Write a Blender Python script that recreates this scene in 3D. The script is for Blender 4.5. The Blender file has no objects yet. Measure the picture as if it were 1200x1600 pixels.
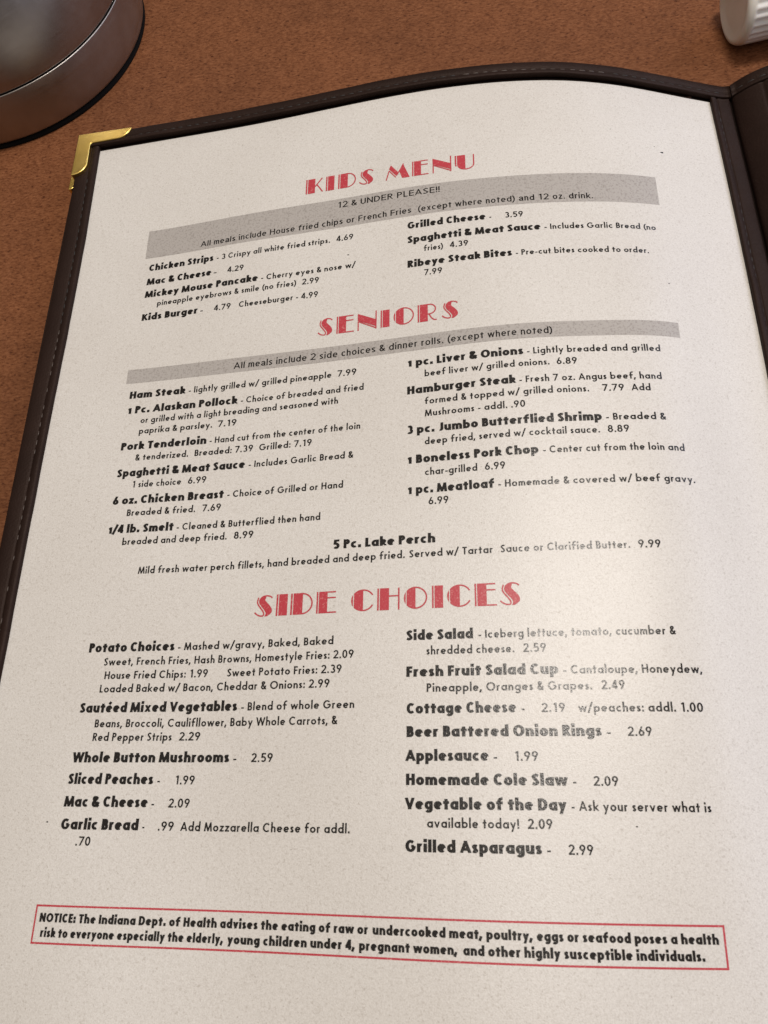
import bpy, math, random
import numpy as np
from mathutils import Matrix, Vector

S = bpy.context.scene
COL = S.collection
random.seed(7)
rng = np.random.default_rng(7)
MM = 0.001
TABLE_Z = -0.0115

# ------------------------------------------------------------------ camera
cam_data = bpy.data.cameras.new('camera')
cam = bpy.data.objects.new('camera', cam_data)
COL.objects.link(cam)
ROT = ((0.98965008, 0.01305141, -0.14290687), (-0.04119927, -0.92808935, -0.37007131), (-0.1374603, 0.37212876, -0.917946))
m = Matrix(((ROT[0][0], -ROT[1][0], -ROT[2][0], 0.135084),
            (ROT[0][1], -ROT[1][1], -ROT[2][1], -0.226457),
            (ROT[0][2], -ROT[1][2], -ROT[2][2], 0.202704),
            (0, 0, 0, 1)))
cam.matrix_world = m
cam_data.sensor_fit = 'VERTICAL'
cam_data.sensor_height = 36.0
cam_data.lens = 36.0 * 1250.117 / 1600.0
cam_data.clip_start = 0.01
cam_data.clip_end = 50
cam_data.dof.use_dof = True
cam_data.dof.focus_distance = 0.262
cam_data.dof.aperture_fstop = 48.0
S.camera = cam

# ------------------------------------------------------------------ world, lamps, exposure
world = bpy.data.worlds.new('World')
S.world = world
world.use_nodes = True
wn = world.node_tree
bg = wn.nodes['Background']
tc = wn.nodes.new('ShaderNodeTexCoord')
sep = wn.nodes.new('ShaderNodeSeparateXYZ')
wr = wn.nodes.new('ShaderNodeValToRGB')
wn.links.new(tc.outputs['Generated'], sep.inputs[0])
wn.links.new(sep.outputs['Z'], wr.inputs[0])
wn.links.new(wr.outputs[0], bg.inputs[0])
wr.color_ramp.elements[0].position = 0.0
wr.color_ramp.elements[0].color = (0.055, 0.040, 0.033, 1)
wr.color_ramp.elements[1].position = 1.0
wr.color_ramp.elements[1].color = (1.0, 0.885, 0.745, 1)
e = wr.color_ramp.elements.new(0.40)
e.color = (0.20, 0.165, 0.14, 1)
bg.inputs[1].default_value = 0.655

def area(name, loc, target, size, size_y, power, color, shape='RECTANGLE'):
    d = bpy.data.lights.new(name, 'AREA')
    d.shape = shape
    d.size = size
    if shape in ('RECTANGLE', 'ELLIPSE'):
        d.size_y = size_y
    d.energy = power
    d.color = color
    o = bpy.data.objects.new(name, d)
    o.location = loc
    v = Vector(target) - Vector(loc)
    o.rotation_euler = v.to_track_quat('-Z', 'Y').to_euler()
    COL.objects.link(o)
    return o

PENDANT = area('pendant_lamp', (0.30, 0.16, 1.50), (0.10, -0.10, 0), 0.19, 0.34, 14.5, (1.0, 0.93, 0.85), 'ELLIPSE')
WINDOW = area('window_light', (1.45, 0.22, 0.85), (0.15, -0.08, 0), 2.4, 0.8, 16.0, (0.76, 0.80, 1.0))

S.view_settings.view_transform = 'Standard'
S.view_settings.look = 'None'
S.view_settings.exposure = 0.0
S.view_settings.gamma = 1.0
S.view_settings.use_curve_mapping = False

# ------------------------------------------------------------------ node helpers
def new_mat(name):
    mt = bpy.data.materials.new(name)
    mt.use_nodes = True
    return mt, mt.node_tree, mt.node_tree.nodes['Principled BSDF']

def node(nt, typ, **kw):
    n = nt.nodes.new(typ)
    for k, v in kw.items():
        if k.startswith('i_'):
            n.inputs[k[2:].replace('_', ' ')].default_value = v
        else:
            setattr(n, k, v)
    return n

def ramp(nt, src, stops, interp='LINEAR'):
    r = nt.nodes.new('ShaderNodeValToRGB')
    r.color_ramp.interpolation = interp
    els = r.color_ramp.elements
    els[0].position, els[0].color = stops[0][0], stops[0][1] + (1,)
    els[1].position, els[1].color = stops[-1][0], stops[-1][1] + (1,)
    for p, c in stops[1:-1]:
        x = els.new(p)
        x.color = c + (1,)
    nt.links.new(src, r.inputs[0])
    return r

def mix(nt, fac, a, b, mode='MIX'):
    n = nt.nodes.new('ShaderNodeMix')
    n.data_type = 'RGBA'
    n.blend_type = mode
    for sock, v in ((n.inputs[0], fac), (n.inputs[6], a), (n.inputs[7], b)):
        if isinstance(v, bpy.types.NodeSocket):
            nt.links.new(v, sock)
        elif isinstance(v, tuple):
            sock.default_value = v + (1,) if len(v) == 3 else v
        else:
            sock.default_value = v
    return n.outputs[2]

def coords(nt, scale=(1, 1, 1), rot=(0, 0, 0)):
    t = nt.nodes.new('ShaderNodeTexCoord')
    mp = nt.nodes.new('ShaderNodeMapping')
    mp.inputs['Scale'].default_value = scale
    mp.inputs['Rotation'].default_value = rot
    nt.links.new(t.outputs['Object'], mp.inputs[0])
    return mp.outputs[0]

def noise(nt, co, scale, detail=3.0, rough=0.5):
    n = node(nt, 'ShaderNodeTexNoise', i_Scale=scale, i_Detail=detail, i_Roughness=rough)
    nt.links.new(co, n.inputs['Vector'])
    return n.outputs['Fac']

def bump(nt, b, height, strength, dist):
    n = node(nt, 'ShaderNodeBump', i_Strength=strength, i_Distance=dist)
    nt.links.new(height, n.inputs['Height'])
    nt.links.new(n.outputs[0], b.inputs['Normal'])
    return n

# ------------------------------------------------------------------ materials
# recycled-looking parchment paper with fine fibres and flecks
M_PAPER, nt, b = new_mat('parchment_paper')
co = coords(nt)
fine = noise(nt, co, 2900, 2, 0.65)
mid = noise(nt, co, 1500, 3, 0.62)
fib = noise(nt, coords(nt, (1, 2.2, 1), (0, 0, 0.6)), 1650, 2, 0.5)
fib2 = noise(nt, coords(nt, (2.0, 1, 1), (0, 0, 0.35)), 1650, 2, 0.5)
big = noise(nt, co, 17, 4, 0.55)
c1 = ramp(nt, fine, [(0.25, (0.515, 0.487, 0.445)), (0.5, (0.605, 0.582, 0.545)), (0.75, (0.675, 0.655, 0.62))])
c2 = ramp(nt, mid, [(0.28, (0.80, 0.775, 0.75)), (0.42, (0.99, 0.99, 0.99)), (0.7, (1.04, 1.04, 1.04))])
c = mix(nt, 1.0, c1.outputs[0], c2.outputs[0], 'MULTIPLY')
c3 = ramp(nt, fib, [(0.25, (0.38, 0.32, 0.26)), (0.30, (1, 1, 1))])
c = mix(nt, 0.6, c, c3.outputs[0], 'MULTIPLY')
c5 = ramp(nt, fib2, [(0.73, (1, 1, 1)), (0.77, (0.62, 0.56, 0.50))])
c = mix(nt, 0.7, c, c5.outputs[0], 'MULTIPLY')
c4 = ramp(nt, big, [(0.3, (0.955, 0.945, 0.935)), (0.7, (1.02, 1.02, 1.02))])
c = mix(nt, 1.0, c, c4.outputs[0], 'MULTIPLY')
nt.links.new(c, b.inputs['Base Color'])
rr = node(nt, 'ShaderNodeMapRange')
rr.inputs['From Min'].default_value = 0.3
rr.inputs['From Max'].default_value = 0.7
rr.inputs['To Min'].default_value = 0.36
rr.inputs['To Max'].default_value = 0.44
nt.links.new(big, rr.inputs[0])
nt.links.new(rr.outputs[0], b.inputs['Roughness'])
b.inputs['Specular IOR Level'].default_value = 0.62
bump(nt, b, fine, 0.25, 0.00018)

def print_mat(name, col, col2, rough, spec, thr=0.42, scale=2300, bumpy=0.25):
    mt, nt, b = new_mat(name)
    co = coords(nt)
    f = noise(nt, co, scale, 2, 0.65)
    r = ramp(nt, f, [(thr - 0.14, col2), (thr, col), (1.0, col)])
    nt.links.new(r.outputs[0], b.inputs['Base Color'])
    b.inputs['Roughness'].default_value = rough
    b.inputs['Specular IOR Level'].default_value = spec
    bump(nt, b, f, bumpy, 0.0002)
    return mt

M_INK = print_mat('black_toner', (0.006, 0.0045, 0.0045), (0.022, 0.017, 0.015), 0.245, 0.40, 0.33)
M_RED = print_mat('red_toner', (0.43, 0.036, 0.052), (0.56, 0.20, 0.19), 0.40, 0.40, 0.42, 1900)
M_BAND = print_mat('grey_halftone', (0.385, 0.360, 0.335), (0.285, 0.26, 0.24), 0.42, 0.42, 0.50, 1700)

# dark brown leatherette
def leather(name, base, hi, rough):
    mt, nt, b = new_mat(name)
    co = coords(nt)
    v = node(nt, 'ShaderNodeTexVoronoi', i_Scale=1500.0)
    nt.links.new(co, v.inputs['Vector'])
    n1 = noise(nt, co, 420, 4, 0.6)
    n2 = noise(nt, co, 60, 3, 0.6)
    r = ramp(nt, n2, [(0.3, base), (0.75, hi)])
    nt.links.new(r.outputs[0], b.inputs['Base Color'])
    rr = node(nt, 'ShaderNodeMapRange')
    rr.inputs['To Min'].default_value = rough - 0.08
    rr.inputs['To Max'].default_value = rough + 0.12
    nt.links.new(n1, rr.inputs[0])
    nt.links.new(rr.outputs[0], b.inputs['Roughness'])
    b.inputs['Specular IOR Level'].default_value = 0.20
    b.inputs['Specular Tint'].default_value = (1.0, 0.80, 0.70, 1)
    mm = node(nt, 'ShaderNodeMath', operation='ADD')
    nt.links.new(v.outputs['Distance'], mm.inputs[0])
    nt.links.new(n1, mm.inputs[1])
    bump(nt, b, mm.outputs[0], 0.30, 0.0002)
    return mt

M_LEATHER = leather('brown_leatherette', (0.0105, 0.0048, 0.0036), (0.0170, 0.0082, 0.0062), 0.55)
M_INSIDE = leather('dark_lining', (0.008, 0.005, 0.0045), (0.013, 0.009, 0.0075), 0.58)

M_THREAD, nt, b = new_mat('brown_thread')
b.inputs['Base Color'].default_value = (0.010, 0.007, 0.006, 1)
b.inputs['Roughness'].default_value = 0.6
M_THREAD2, nt, b = new_mat('worn_thread')
b.inputs['Base Color'].default_value = (0.055, 0.038, 0.03, 1)
b.inputs['Roughness'].default_value = 0.5

# brass corner
M_BRASS, nt, b = new_mat('brass')
co = coords(nt)
f = noise(nt, co, 130, 3, 0.5)
r = ramp(nt, f, [(0.3, (0.80, 0.58, 0.16)), (0.7, (0.88, 0.66, 0.22))])
nt.links.new(r.outputs[0], b.inputs['Base Color'])
b.inputs['Metallic'].default_value = 1.0
rr = node(nt, 'ShaderNodeMapRange')
rr.inputs['To Min'].default_value = 0.22
rr.inputs['To Max'].default_value = 0.40
nt.links.new(f, rr.inputs[0])
nt.links.new(rr.outputs[0], b.inputs['Roughness'])
bump(nt, b, f, 0.03, 0.0003)

# brushed steel
M_STEEL, nt, b = new_mat('brushed_steel')
co = coords(nt)
fl = noise(nt, coords(nt, (1, 1, 14)), 90, 4, 0.6)
f2 = noise(nt, co, 26, 4, 0.65)
r = ramp(nt, f2, [(0.3, (0.27, 0.245, 0.23)), (0.7, (0.40, 0.375, 0.355))])
nt.links.new(r.outputs[0], b.inputs['Base Color'])
b.inputs['Metallic'].default_value = 1.0
mm = node(nt, 'ShaderNodeMath', operation='ADD')
nt.links.new(fl, mm.inputs[0])
nt.links.new(f2, mm.inputs[1])
rr = node(nt, 'ShaderNodeMapRange')
rr.inputs['From Min'].default_value = 0.5
rr.inputs['From Max'].default_value = 1.5
rr.inputs['To Min'].default_value = 0.26
rr.inputs['To Max'].default_value = 0.48
nt.links.new(mm.outputs[0], rr.inputs[0])
nt.links.new(rr.outputs[0], b.inputs['Roughness'])
bump(nt, b, fl, 0.03, 0.0003)

M_LID_FOOT_SHADOW, nt, b = new_mat('black_lid_foot_shadow')  # black for the lid and for the contact shadow painted as a foot
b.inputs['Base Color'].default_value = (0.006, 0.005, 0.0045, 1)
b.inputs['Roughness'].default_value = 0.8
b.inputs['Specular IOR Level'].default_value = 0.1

# white translucent plastic
M_PLASTIC, nt, b = new_mat('white_plastic')
co = coords(nt)
f = noise(nt, co, 60, 3, 0.5)
r = ramp(nt, f, [(0.3, (0.74, 0.70, 0.64)), (0.7, (0.82, 0.79, 0.74))])
nt.links.new(r.outputs[0], b.inputs['Base Color'])
b.inputs['Roughness'].default_value = 0.35
b.inputs['Subsurface Weight'].default_value = 0.25
b.inputs['Subsurface Radius'].default_value = (1.0, 0.7, 0.45)
b.inputs['Subsurface Scale'].default_value = 0.003

# brown textured table covering
M_TABLE, nt, b = new_mat('brown_table_covering')
co = coords(nt)
st = coords(nt, (1.0, 2.0, 1.0), (0, 0, -0.25))
g1 = noise(nt, st, 620, 4, 0.68)
g2 = noise(nt, co, 170, 4, 0.6)
g3 = noise(nt, coords(nt, (1, 1.7, 1), (0, 0, 0.3)), 520, 3, 0.55)
g4 = noise(nt, co, 14, 4, 0.6)
a1 = ramp(nt, g1, [(0.29, (0.080, 0.025, 0.009)), (0.46, (0.160, 0.059, 0.023)), (0.70, (0.235, 0.098, 0.043))])
a2 = ramp(nt, g2, [(0.3, (0.85, 0.82, 0.80)), (0.6, (1.05, 1.05, 1.05))])
c = mix(nt, 1.0, a1.outputs[0], a2.outputs[0], 'MULTIPLY')
a3 = ramp(nt, g3, [(0.31, (0.36, 0.26, 0.20)), (0.40, (1, 1, 1))])
c = mix(nt, 0.9, c, a3.outputs[0], 'MULTIPLY')
a4 = ramp(nt, g4, [(0.3, (0.78, 0.77, 0.79)), (0.7, (1.10, 1.08, 1.07))])
c = mix(nt, 1.0, c, a4.outputs[0], 'MULTIPLY')
nt.links.new(c, b.inputs['Base Color'])
b.inputs['Roughness'].default_value = 0.58
b.inputs['Specular IOR Level'].default_value = 0.14
bump(nt, b, g1, 0.5, 0.0004)

# ------------------------------------------------------------------ object helpers
def link_mesh(name, verts, faces, mat, parent=None, smooth=False):
    me = bpy.data.meshes.new(name)
    me.from_pydata([tuple(map(float, v)) for v in verts], [], faces)
    me.validate()
    me.update()
    if smooth:
        me.polygons.foreach_set('use_smooth', [True] * len(me.polygons))
    me.materials.append(mat)
    o = bpy.data.objects.new(name, me)
    COL.objects.link(o)
    if parent is not None:
        o.parent = parent
    return o

def empty(name, loc=(0, 0, 0)):
    o = bpy.data.objects.new(name, None)
    o.empty_display_size = 0.02
    o.location = loc
    COL.objects.link(o)
    return o

# ------------------------------------------------------------------ shape of the open page (a bowed sheet)
XK = np.array([0, .03, .06, .09, .12, .145, .165, .185, .202, .2159])
YK = np.array([0, .045, .1, .18, .28])
ZK = np.array([[0.7, -0.63, -0.27, 0.08, 0.09], [2.75, 1.08, 0.95, 1.87, 3.9], [4.94, 4.42, 3.09, 2.91, 3.96],
               [8.12, 6.97, 5.53, 5.97, 5.2], [10.6, 9.62, 8.76, 8.51, 9.1], [10.42, 9.81, 10.49, 9.63, 9.5],
               [8.0, 8.35, 9.39, 9.64, 6.4], [2.79, 4.56, 6.24, 6.93, 2.2], [-3.24, -0.78, -0.14, -0.33, -1.42],
               [-8.01, -5.12, -2.6, -3.22, -4.52]]) * MM

def natcub(xk):
    n = len(xk)
    h = np.diff(xk)
    A = np.zeros((n, n))
    B = np.zeros((n, n))
    A[0, 0] = A[-1, -1] = 1
    for i in range(1, n - 1):
        A[i, i - 1], A[i, i], A[i, i + 1] = h[i - 1], 2 * (h[i - 1] + h[i]), h[i]
        B[i, i - 1], B[i, i], B[i, i + 1] = 6 / h[i - 1], -6 / h[i - 1] - 6 / h[i], 6 / h[i]
    return np.linalg.solve(A, B)

MXK, MYK = natcub(XK), natcub(YK)

def basis(xk, M, x):
    x = np.clip(x, xk[0], xk[-1])
    i = np.clip(np.searchsorted(xk, x) - 1, 0, len(xk) - 2)
    h = xk[i + 1] - xk[i]
    t = (x - xk[i]) / h
    n = len(x)
    Bm = np.zeros((n, len(xk)))
    r = np.arange(n)
    Bm[r, i] += 1 - t
    Bm[r, i + 1] += t
    Bm += ((((1 - t) ** 3 - (1 - t)) * h * h / 6)[:, None] * M[i] + ((t ** 3 - t) * h * h / 6)[:, None] * M[i + 1])
    return Bm

def zsurf(x, y):
    x = np.atleast_1d(np.asarray(x, float))
    y = np.atleast_1d(np.asarray(y, float))
    return np.einsum('ni,ij,nj->n', basis(XK, MXK, x), ZK, basis(YK, MYK, -y))

SPINE = 0.2182
def zmenu(x, y):
    """height of the whole open menu: the left leaf, the spine valley and the right leaf"""
    x = np.atleast_1d(np.asarray(x, float))
    y = np.atleast_1d(np.asarray(y, float))
    z = zsurf(x, y)
    d = np.maximum(x - SPINE, 0)
    return z + 0.0105 * (1 - np.exp(-d / 0.011)) - 0.0035 * (1 - np.exp(-np.maximum(d - 0.05, 0) / 0.08))

def sheet(name, x0, x1, y0, y1, nx, ny, off, mat, parent, thick=0.0, zf=zmenu, floor=None):
    xs = np.linspace(x0, x1, nx + 1)
    ys = np.linspace(y0, y1, ny + 1)
    X, Y = np.meshgrid(xs, ys)
    X, Y = X.ravel(), Y.ravel()
    Z = zf(X, Y) + off
    V = list(np.stack([X, Y, Z], 1))
    W = nx + 1
    F = [(j * W + i, j * W + i + 1, (j + 1) * W + i + 1, (j + 1) * W + i) for j in range(ny) for i in range(nx)]
    if y1 < y0:
        F = [f[::-1] for f in F]
    if thick:
        n = len(V)
        Zb = Z - thick
        if floor is not None:
            Zb = np.maximum(Zb, floor)
        V += list(np.stack([X, Y, Zb], 1))
        F += [tuple(q + n for q in f[::-1]) for f in list(F)]
        rim = [i for i in range(W)] + [j * W + nx for j in range(1, ny + 1)] + [ny * W + i for i in range(nx - 1, -1, -1)] + [j * W for j in range(ny - 1, 0, -1)]
        for a, c in zip(rim, rim[1:] + rim[:1]):
            F.append((c, a, a + n, c + n) if y1 > y0 else (a, c, c + n, a + n))
    return link_mesh(name, V, F, mat, parent, smooth=not thick)

# ------------------------------------------------------------------ table
tab = link_mesh('table_top', [(-1.0, -0.8, TABLE_Z), (1.2, -0.8, TABLE_Z), (1.2, 0.9, TABLE_Z), (-1.0, 0.9, TABLE_Z),
                              (-1.0, -0.8, TABLE_Z - .03), (1.2, -0.8, TABLE_Z - .03), (1.2, 0.9, TABLE_Z - .03), (-1.0, 0.9, TABLE_Z - .03)],
                [(0, 1, 2, 3), (7, 6, 5, 4), (0, 4, 5, 1), (1, 5, 6, 2), (2, 6, 7, 3), (3, 7, 4, 0)], M_TABLE)
tab['kind'] = 'structure'
tab['label'] = 'mottled brown table top with fine dark flecks under the menu'
tab['category'] = 'table'

# ------------------------------------------------------------------ menu
menu = empty('menu', (0, 0, TABLE_Z))
menu['label'] = 'open dark brown leatherette menu showing kids, seniors and side choices page'
menu['category'] = 'menu'

class Off:  # parts are built in world metres, then hung under the menu's empty
    pass

def part(o, parent):
    o.parent = parent
    o.matrix_parent_inverse = parent.matrix_world.inverted()
    return o

bpy.context.view_layer.update()
PX1 = 0.2112           # right edge of the paper
PY1 = -0.2794
cover = part(sheet('cover_board', -0.0078, 0.2172, 0.0058, PY1 - 0.006, 120, 60, -0.0006, M_INSIDE, None, 0.0026, floor=TABLE_Z + 0.0002), menu)
back = part(sheet('rear_leaf', -0.0097, 0.2100, 0.0050, PY1 - 0.007, 8, 8, 0, M_LEATHER, None, 0.0030, zf=lambda x, y: np.full(len(x), -0.0083)), menu)
back2 = part(sheet('rear_leaf', -0.0118, 0.2050, 0.0054, PY1 - 0.006, 8, 8, 0, M_LEATHER, None, 0.0036, zf=lambda x, y: np.full(len(x), -0.0043)), menu)
cover2 = part(sheet('cover_board', 0.2182, 0.4430, 0.0058, PY1 - 0.006, 60, 40, -0.0006, M_INSIDE, None, 0.0026, floor=TABLE_Z + 0.0002), menu)
spine = part(sheet('spine', 0.2140, 0.2215, 0.0030, PY1 - 0.004, 16, 60, -0.0016, M_INSIDE, None, 0.0012, floor=TABLE_Z + 0.0001), menu)

# leatherette border strips, swept along the four edges with a stitched, rounded inner lip
def strip(name, side, parent, a0, a1, b_out, b_in, lift, n, back_h=-0.002):
    """side 'v': runs along y from a0 to a1, profile across x from b_out to b_in; 'h': the other way round"""
    w = b_in - b_out
    if side == 'v':
        prof = [(0.0, back_h), (0.0, 0.0005), (0.015, 0.00085), (0.06, 0.00105), (0.3, 0.00110), (0.56, 0.00106), (0.61, 0.00094),
                (0.64, 0.00070), (0.67, 0.00092), (0.72, 0.00112), (0.80, 0.00128), (0.88, 0.00132), (0.95, 0.00120), (0.985, 0.00090), (1.0, 0.0004), (1.0, -0.0006)]
    else:
        prof = [(0.0, back_h), (0.0, 0.0006), (0.02, 0.00095), (0.07, 0.00110), (0.3, 0.00114), (0.57, 0.00110), (0.60, 0.00100),
                (0.64, 0.00078), (0.68, 0.00100), (0.72, 0.00112), (0.80, 0.00116), (0.90, 0.00116), (0.96, 0.00108), (0.99, 0.00085), (1.0, 0.0005), (1.0, -0.0006)]
    V, F = [], []
    P = len(prof)
    ts = np.linspace(a0, a1, n + 1)
    for k, t in enumerate(ts):
        wob = 0.00006 * math.sin(t * 130) + 0.00004 * math.sin(t * 317 + 1)
        bb = np.array([b_out + w * q[0] + wob * (0.4 + 0.6 * q[0]) for q in prof])
        tt = np.full(P, t)
        X, Y = (bb, tt) if side == 'v' else (tt, bb)
        Z = zmenu(X, Y) + np.array([q[1] for q in prof]) + lift + wob * 0.5
        V += list(np.stack([X, Y, Z], 1))
    flip = (w > 0) != (a1 > a0)
    if side == 'h':
        flip = not flip
    for k in range(n):
        for i in range(P - 1):
            f = (k * P + i, k * P + i + 1, (k + 1) * P + i + 1, (k + 1) * P + i)
            F.append(f[::-1] if flip else f)
    for k in (0, n):
        f = tuple(k * P + i for i in range(P))
        F.append(f if (k == 0) != flip else f[::-1])
    o = link_mesh(name, V, F, M_LEATHER, None, smooth=True)
    md = o.data
    md.polygons[-1].use_smooth = False
    md.polygons[-2].use_smooth = False
    return part(o, parent)

def stitches(name, side, parent, a0, a1, b_out, b_in, lift, mat, pitch=0.0031, length=0.0022, skip=0.0):
    V, F = [], []
    n = int(abs(a1 - a0) / pitch)
    sg = 1 if a1 > a0 else -1
    bc = b_out + (b_in - b_out) * 0.64
    for k in range(n):
        if random.random() < skip:
            continue
        c = a0 + sg * (k + 0.5) * pitch + random.uniform(-.00012, .00012)
        L = length * random.uniform(0.85, 1.05)
        base = len(V)
        for q, (u, hgt, wd) in enumerate([(-.5, -0.0001, .00012), (-.3, .00022, .00021), (.3, .00022, .00021), (.5, -0.0001, .00012)]):
            for d in (-1, -.5, .5, 1):
                t = c + u * L
                bb = bc + d * wd
                hh = hgt - (0.00013 if abs(d) == 1 else 0) + 0.00080 + lift
                x, y = (bb, t) if side == 'v' else (t, bb)
                V.append((x, y, float(zmenu(x, y)[0]) + hh))
        for q in range(3):
            for d in range(3):
                F.append((base + q * 4 + d, base + q * 4 + d + 1, base + q * 4 + 5 + d, base + q * 4 + 4 + d))
    return part(link_mesh(name, V, F, mat, None, smooth=True), parent)

TOP_OUT, TOP_IN = 0.0066, 0.0014
b_left = strip('border', 'v', cover, 0.0024, PY1 - 0.003, -0.0082, -0.0004, 0.0, 140)
b_right = strip('border', 'v', cover, 0.0024, PY1 - 0.003, 0.2178, 0.2113, 0.0, 140)
b_top = strip('border', 'h', cover, -0.0082, 0.2182, TOP_OUT, TOP_IN, 0.0007, 150)
b_bot = strip('border', 'h', cover, -0.0082, 0.2180, PY1 - 0.0062, PY1 - 0.0006, 0.0007, 150)
c_left = strip('border', 'v', cover2, 0.0024, PY1 - 0.003, 0.2186, 0.2312, 0.0, 140)
c_right = strip('border', 'v', cover2, 0.0024, PY1 - 0.003, 0.4432, 0.4350, 0.0, 60)
c_top = strip('border', 'h', cover2, 0.2184, 0.4432, TOP_OUT, TOP_IN, 0.0007, 150)
c_bot = strip('border', 'h', cover2, 0.2181, 0.4432, PY1 - 0.0062, PY1 - 0.0006, 0.0007, 100)
stitches('stitching', 'v', cover, -0.012, -0.075, -0.0082, -0.00015, 0, M_THREAD)
stitches('stitching', 'v', cover, -0.075, PY1, -0.0082, -0.00015, 0, M_THREAD2, skip=0.25)
stitches('stitching', 'v', cover, -0.004, PY1, 0.2174, 0.2110, 0, M_THREAD)
stitches('stitching', 'h', cover, 0.014, 0.130, TOP_OUT, TOP_IN, 0.0007, M_THREAD)
stitches('stitching', 'h', cover, 0.130, 0.178, TOP_OUT, TOP_IN, 0.0007, M_THREAD2)
stitches('stitching', 'h', cover, 0.178, 0.216, TOP_OUT, TOP_IN, 0.0007, M_THREAD)
stitches('stitching', 'h', cover2, 0.219, 0.44, TOP_OUT, TOP_IN, 0.0007, M_THREAD)

# brass corner pieces
def bez(p0, p1, p2, n=6):
    return [((1 - t) ** 2 * p0[0] + 2 * t * (1 - t) * p1[0] + t * t * p2[0], (1 - t) ** 2 * p0[1] + 2 * t * (1 - t) * p1[1] + t * t * p2[1]) for t in np.linspace(0, 1, n + 1)]

def plate(name, pts, z0, z1, mat, parent, bev=0.00035, follow=True):
    n = len(pts)
    V = [(x * MM, y * MM, z1 + (float(zsurf(x * MM, y * MM)[0]) if follow else 0)) for x, y in pts] + [(x * MM, y * MM, z0) for x, y in pts]
    F = [tuple(range(n)), tuple(range(2 * n - 1, n - 1, -1))] + [((i + 1) % n, i, i + n, (i + 1) % n + n) for i in range(n)]
    o = link_mesh(name, V, F, mat, None)
    md = o.modifiers.new('bevel', 'BEVEL')
    md.width = bev
    md.segments = 3
    md.harden_normals = True
    md.limit_method = 'ANGLE'
    md.angle_limit = math.radians(50)
    o.data.polygons.foreach_set('use_smooth', [True] * len(o.data.polygons))
    return part(o, parent)

pts = [(-8.7, 6.9)] + bez((-8.9, -11.6), (-4.4, -11.4), (-3.4, -7.4)) + bez((-3.4, 1.4), (-3.3, 2.3), (-2.2, 2.4)) + bez((7.6, 2.7), (11.2, 3.4), (12.0, 6.9))
plate('corner_protector', pts, -0.0045, 0.00225, M_BRASS, cover)
pts = [(-12.9, 6.6), (-13.3, -11.6)] + bez((-12.4, -11.6), (-11.4, -11.4), (-10.6, -9.6)) + [(-10.6, 6.6)]
plate('corner_protector', pts, -0.0082, -0.0038, M_BRASS, back, 0.0003, False)

# ------------------------------------------------------------------ the printed page
page = part(sheet('page', -0.0004, PX1, 0.0002, PY1, 230, 280, 0.0, M_PAPER, None), menu)
part(sheet('page', 0.2300, 0.4356, 0.0002, PY1, 120, 60, 0.0, M_PAPER, None), menu)

class Print:
    """flat printed shapes, laid on the bowed page a hair above the paper"""
    def __init__(self, base):
        self.V, self.F, self.base, self.k = [], [], base, 0
    def add(self, pts, faces):
        n = len(self.V)
        h = self.base + (self.k % 14) * 1.6e-6
        self.k += 1
        self.V += [(x, y, h) for x, y in pts]
        self.F += [tuple(i + n for i in f) for f in faces]
    def build(self, name, mat, parent):
        A = np.array(self.V)
        A[:, :2] *= MM
        A[:, 2] += zsurf(A[:, 0], A[:, 1])
        # every face turned to look upwards
        F = []
        for f in self.F:
            p = A[list(f), :2]
            q = np.roll(p, -1, 0)
            F.append(f if (p[:, 0] * q[:, 1] - q[:, 0] * p[:, 1]).sum() > 0 else f[::-1])
        return part(link_mesh(name, A, F, mat, None, smooth=True), parent)

# --- stroke lettering: a light geometric sans and a heavy soft one, drawn as pen skeletons
def ribbon(P, wx, wy, closed=False, clamp=None):
    P = np.array(P, float)
    keep = [0] + [i for i in range(1, len(P)) if np.abs(P[i] - P[i - 1]).max() > 1e-6]
    P = P[keep]
    if closed and np.abs(P[0] - P[-1]).max() < 1e-6:
        P = P[:-1]
    n = len(P)
    nxt = np.roll(P, -1, 0) - P
    if not closed:
        nxt[-1] = nxt[-2]
    d = nxt / np.linalg.norm(nxt, axis=1)[:, None]
    prv = np.roll(d, 1, 0)
    if not closed:
        prv[0] = d[0]
    nn = np.stack([-d[:, 1], d[:, 0]], 1) + np.stack([-prv[:, 1], prv[:, 0]], 1)
    L = np.linalg.norm(nn, axis=1)
    nn /= np.maximum(L, 1e-6)[:, None]
    cs = np.maximum((nn * np.stack([-d[:, 1], d[:, 0]], 1)).sum(1), 0.42)
    hw = 0.5 * np.sqrt((nn[:, 0] * wx) ** 2 + (nn[:, 1] * wy) ** 2) / cs
    A, B = P + nn * hw[:, None], P - nn * hw[:, None]
    V = np.concatenate([A, B])
    if clamp:
        V[:, 1] = np.clip(V[:, 1], clamp[0], clamp[1])
    F = [(i, (i + 1) % n, (i + 1) % n + n, i + n) for i in range(n if closed else n - 1)]
    return V, F

def spline(pts, n=5):
    P = np.array(pts, float)
    P = np.vstack([2 * P[0] - P[1], P, 2 * P[-1] - P[-2]])
    out = []
    for i in range(1, len(P) - 2):
        for t in np.linspace(0, 1, n, endpoint=False):
            a, b_, c_, d_ = P[i - 1], P[i], P[i + 1], P[i + 2]
            out.append(.5 * (2 * b_ + (c_ - a) * t + (2 * a - 5 * b_ + 4 * c_ - d_) * t * t + (3 * b_ - a - 3 * c_ + d_) * t ** 3))
    out.append(P[-2])
    return out

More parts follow.
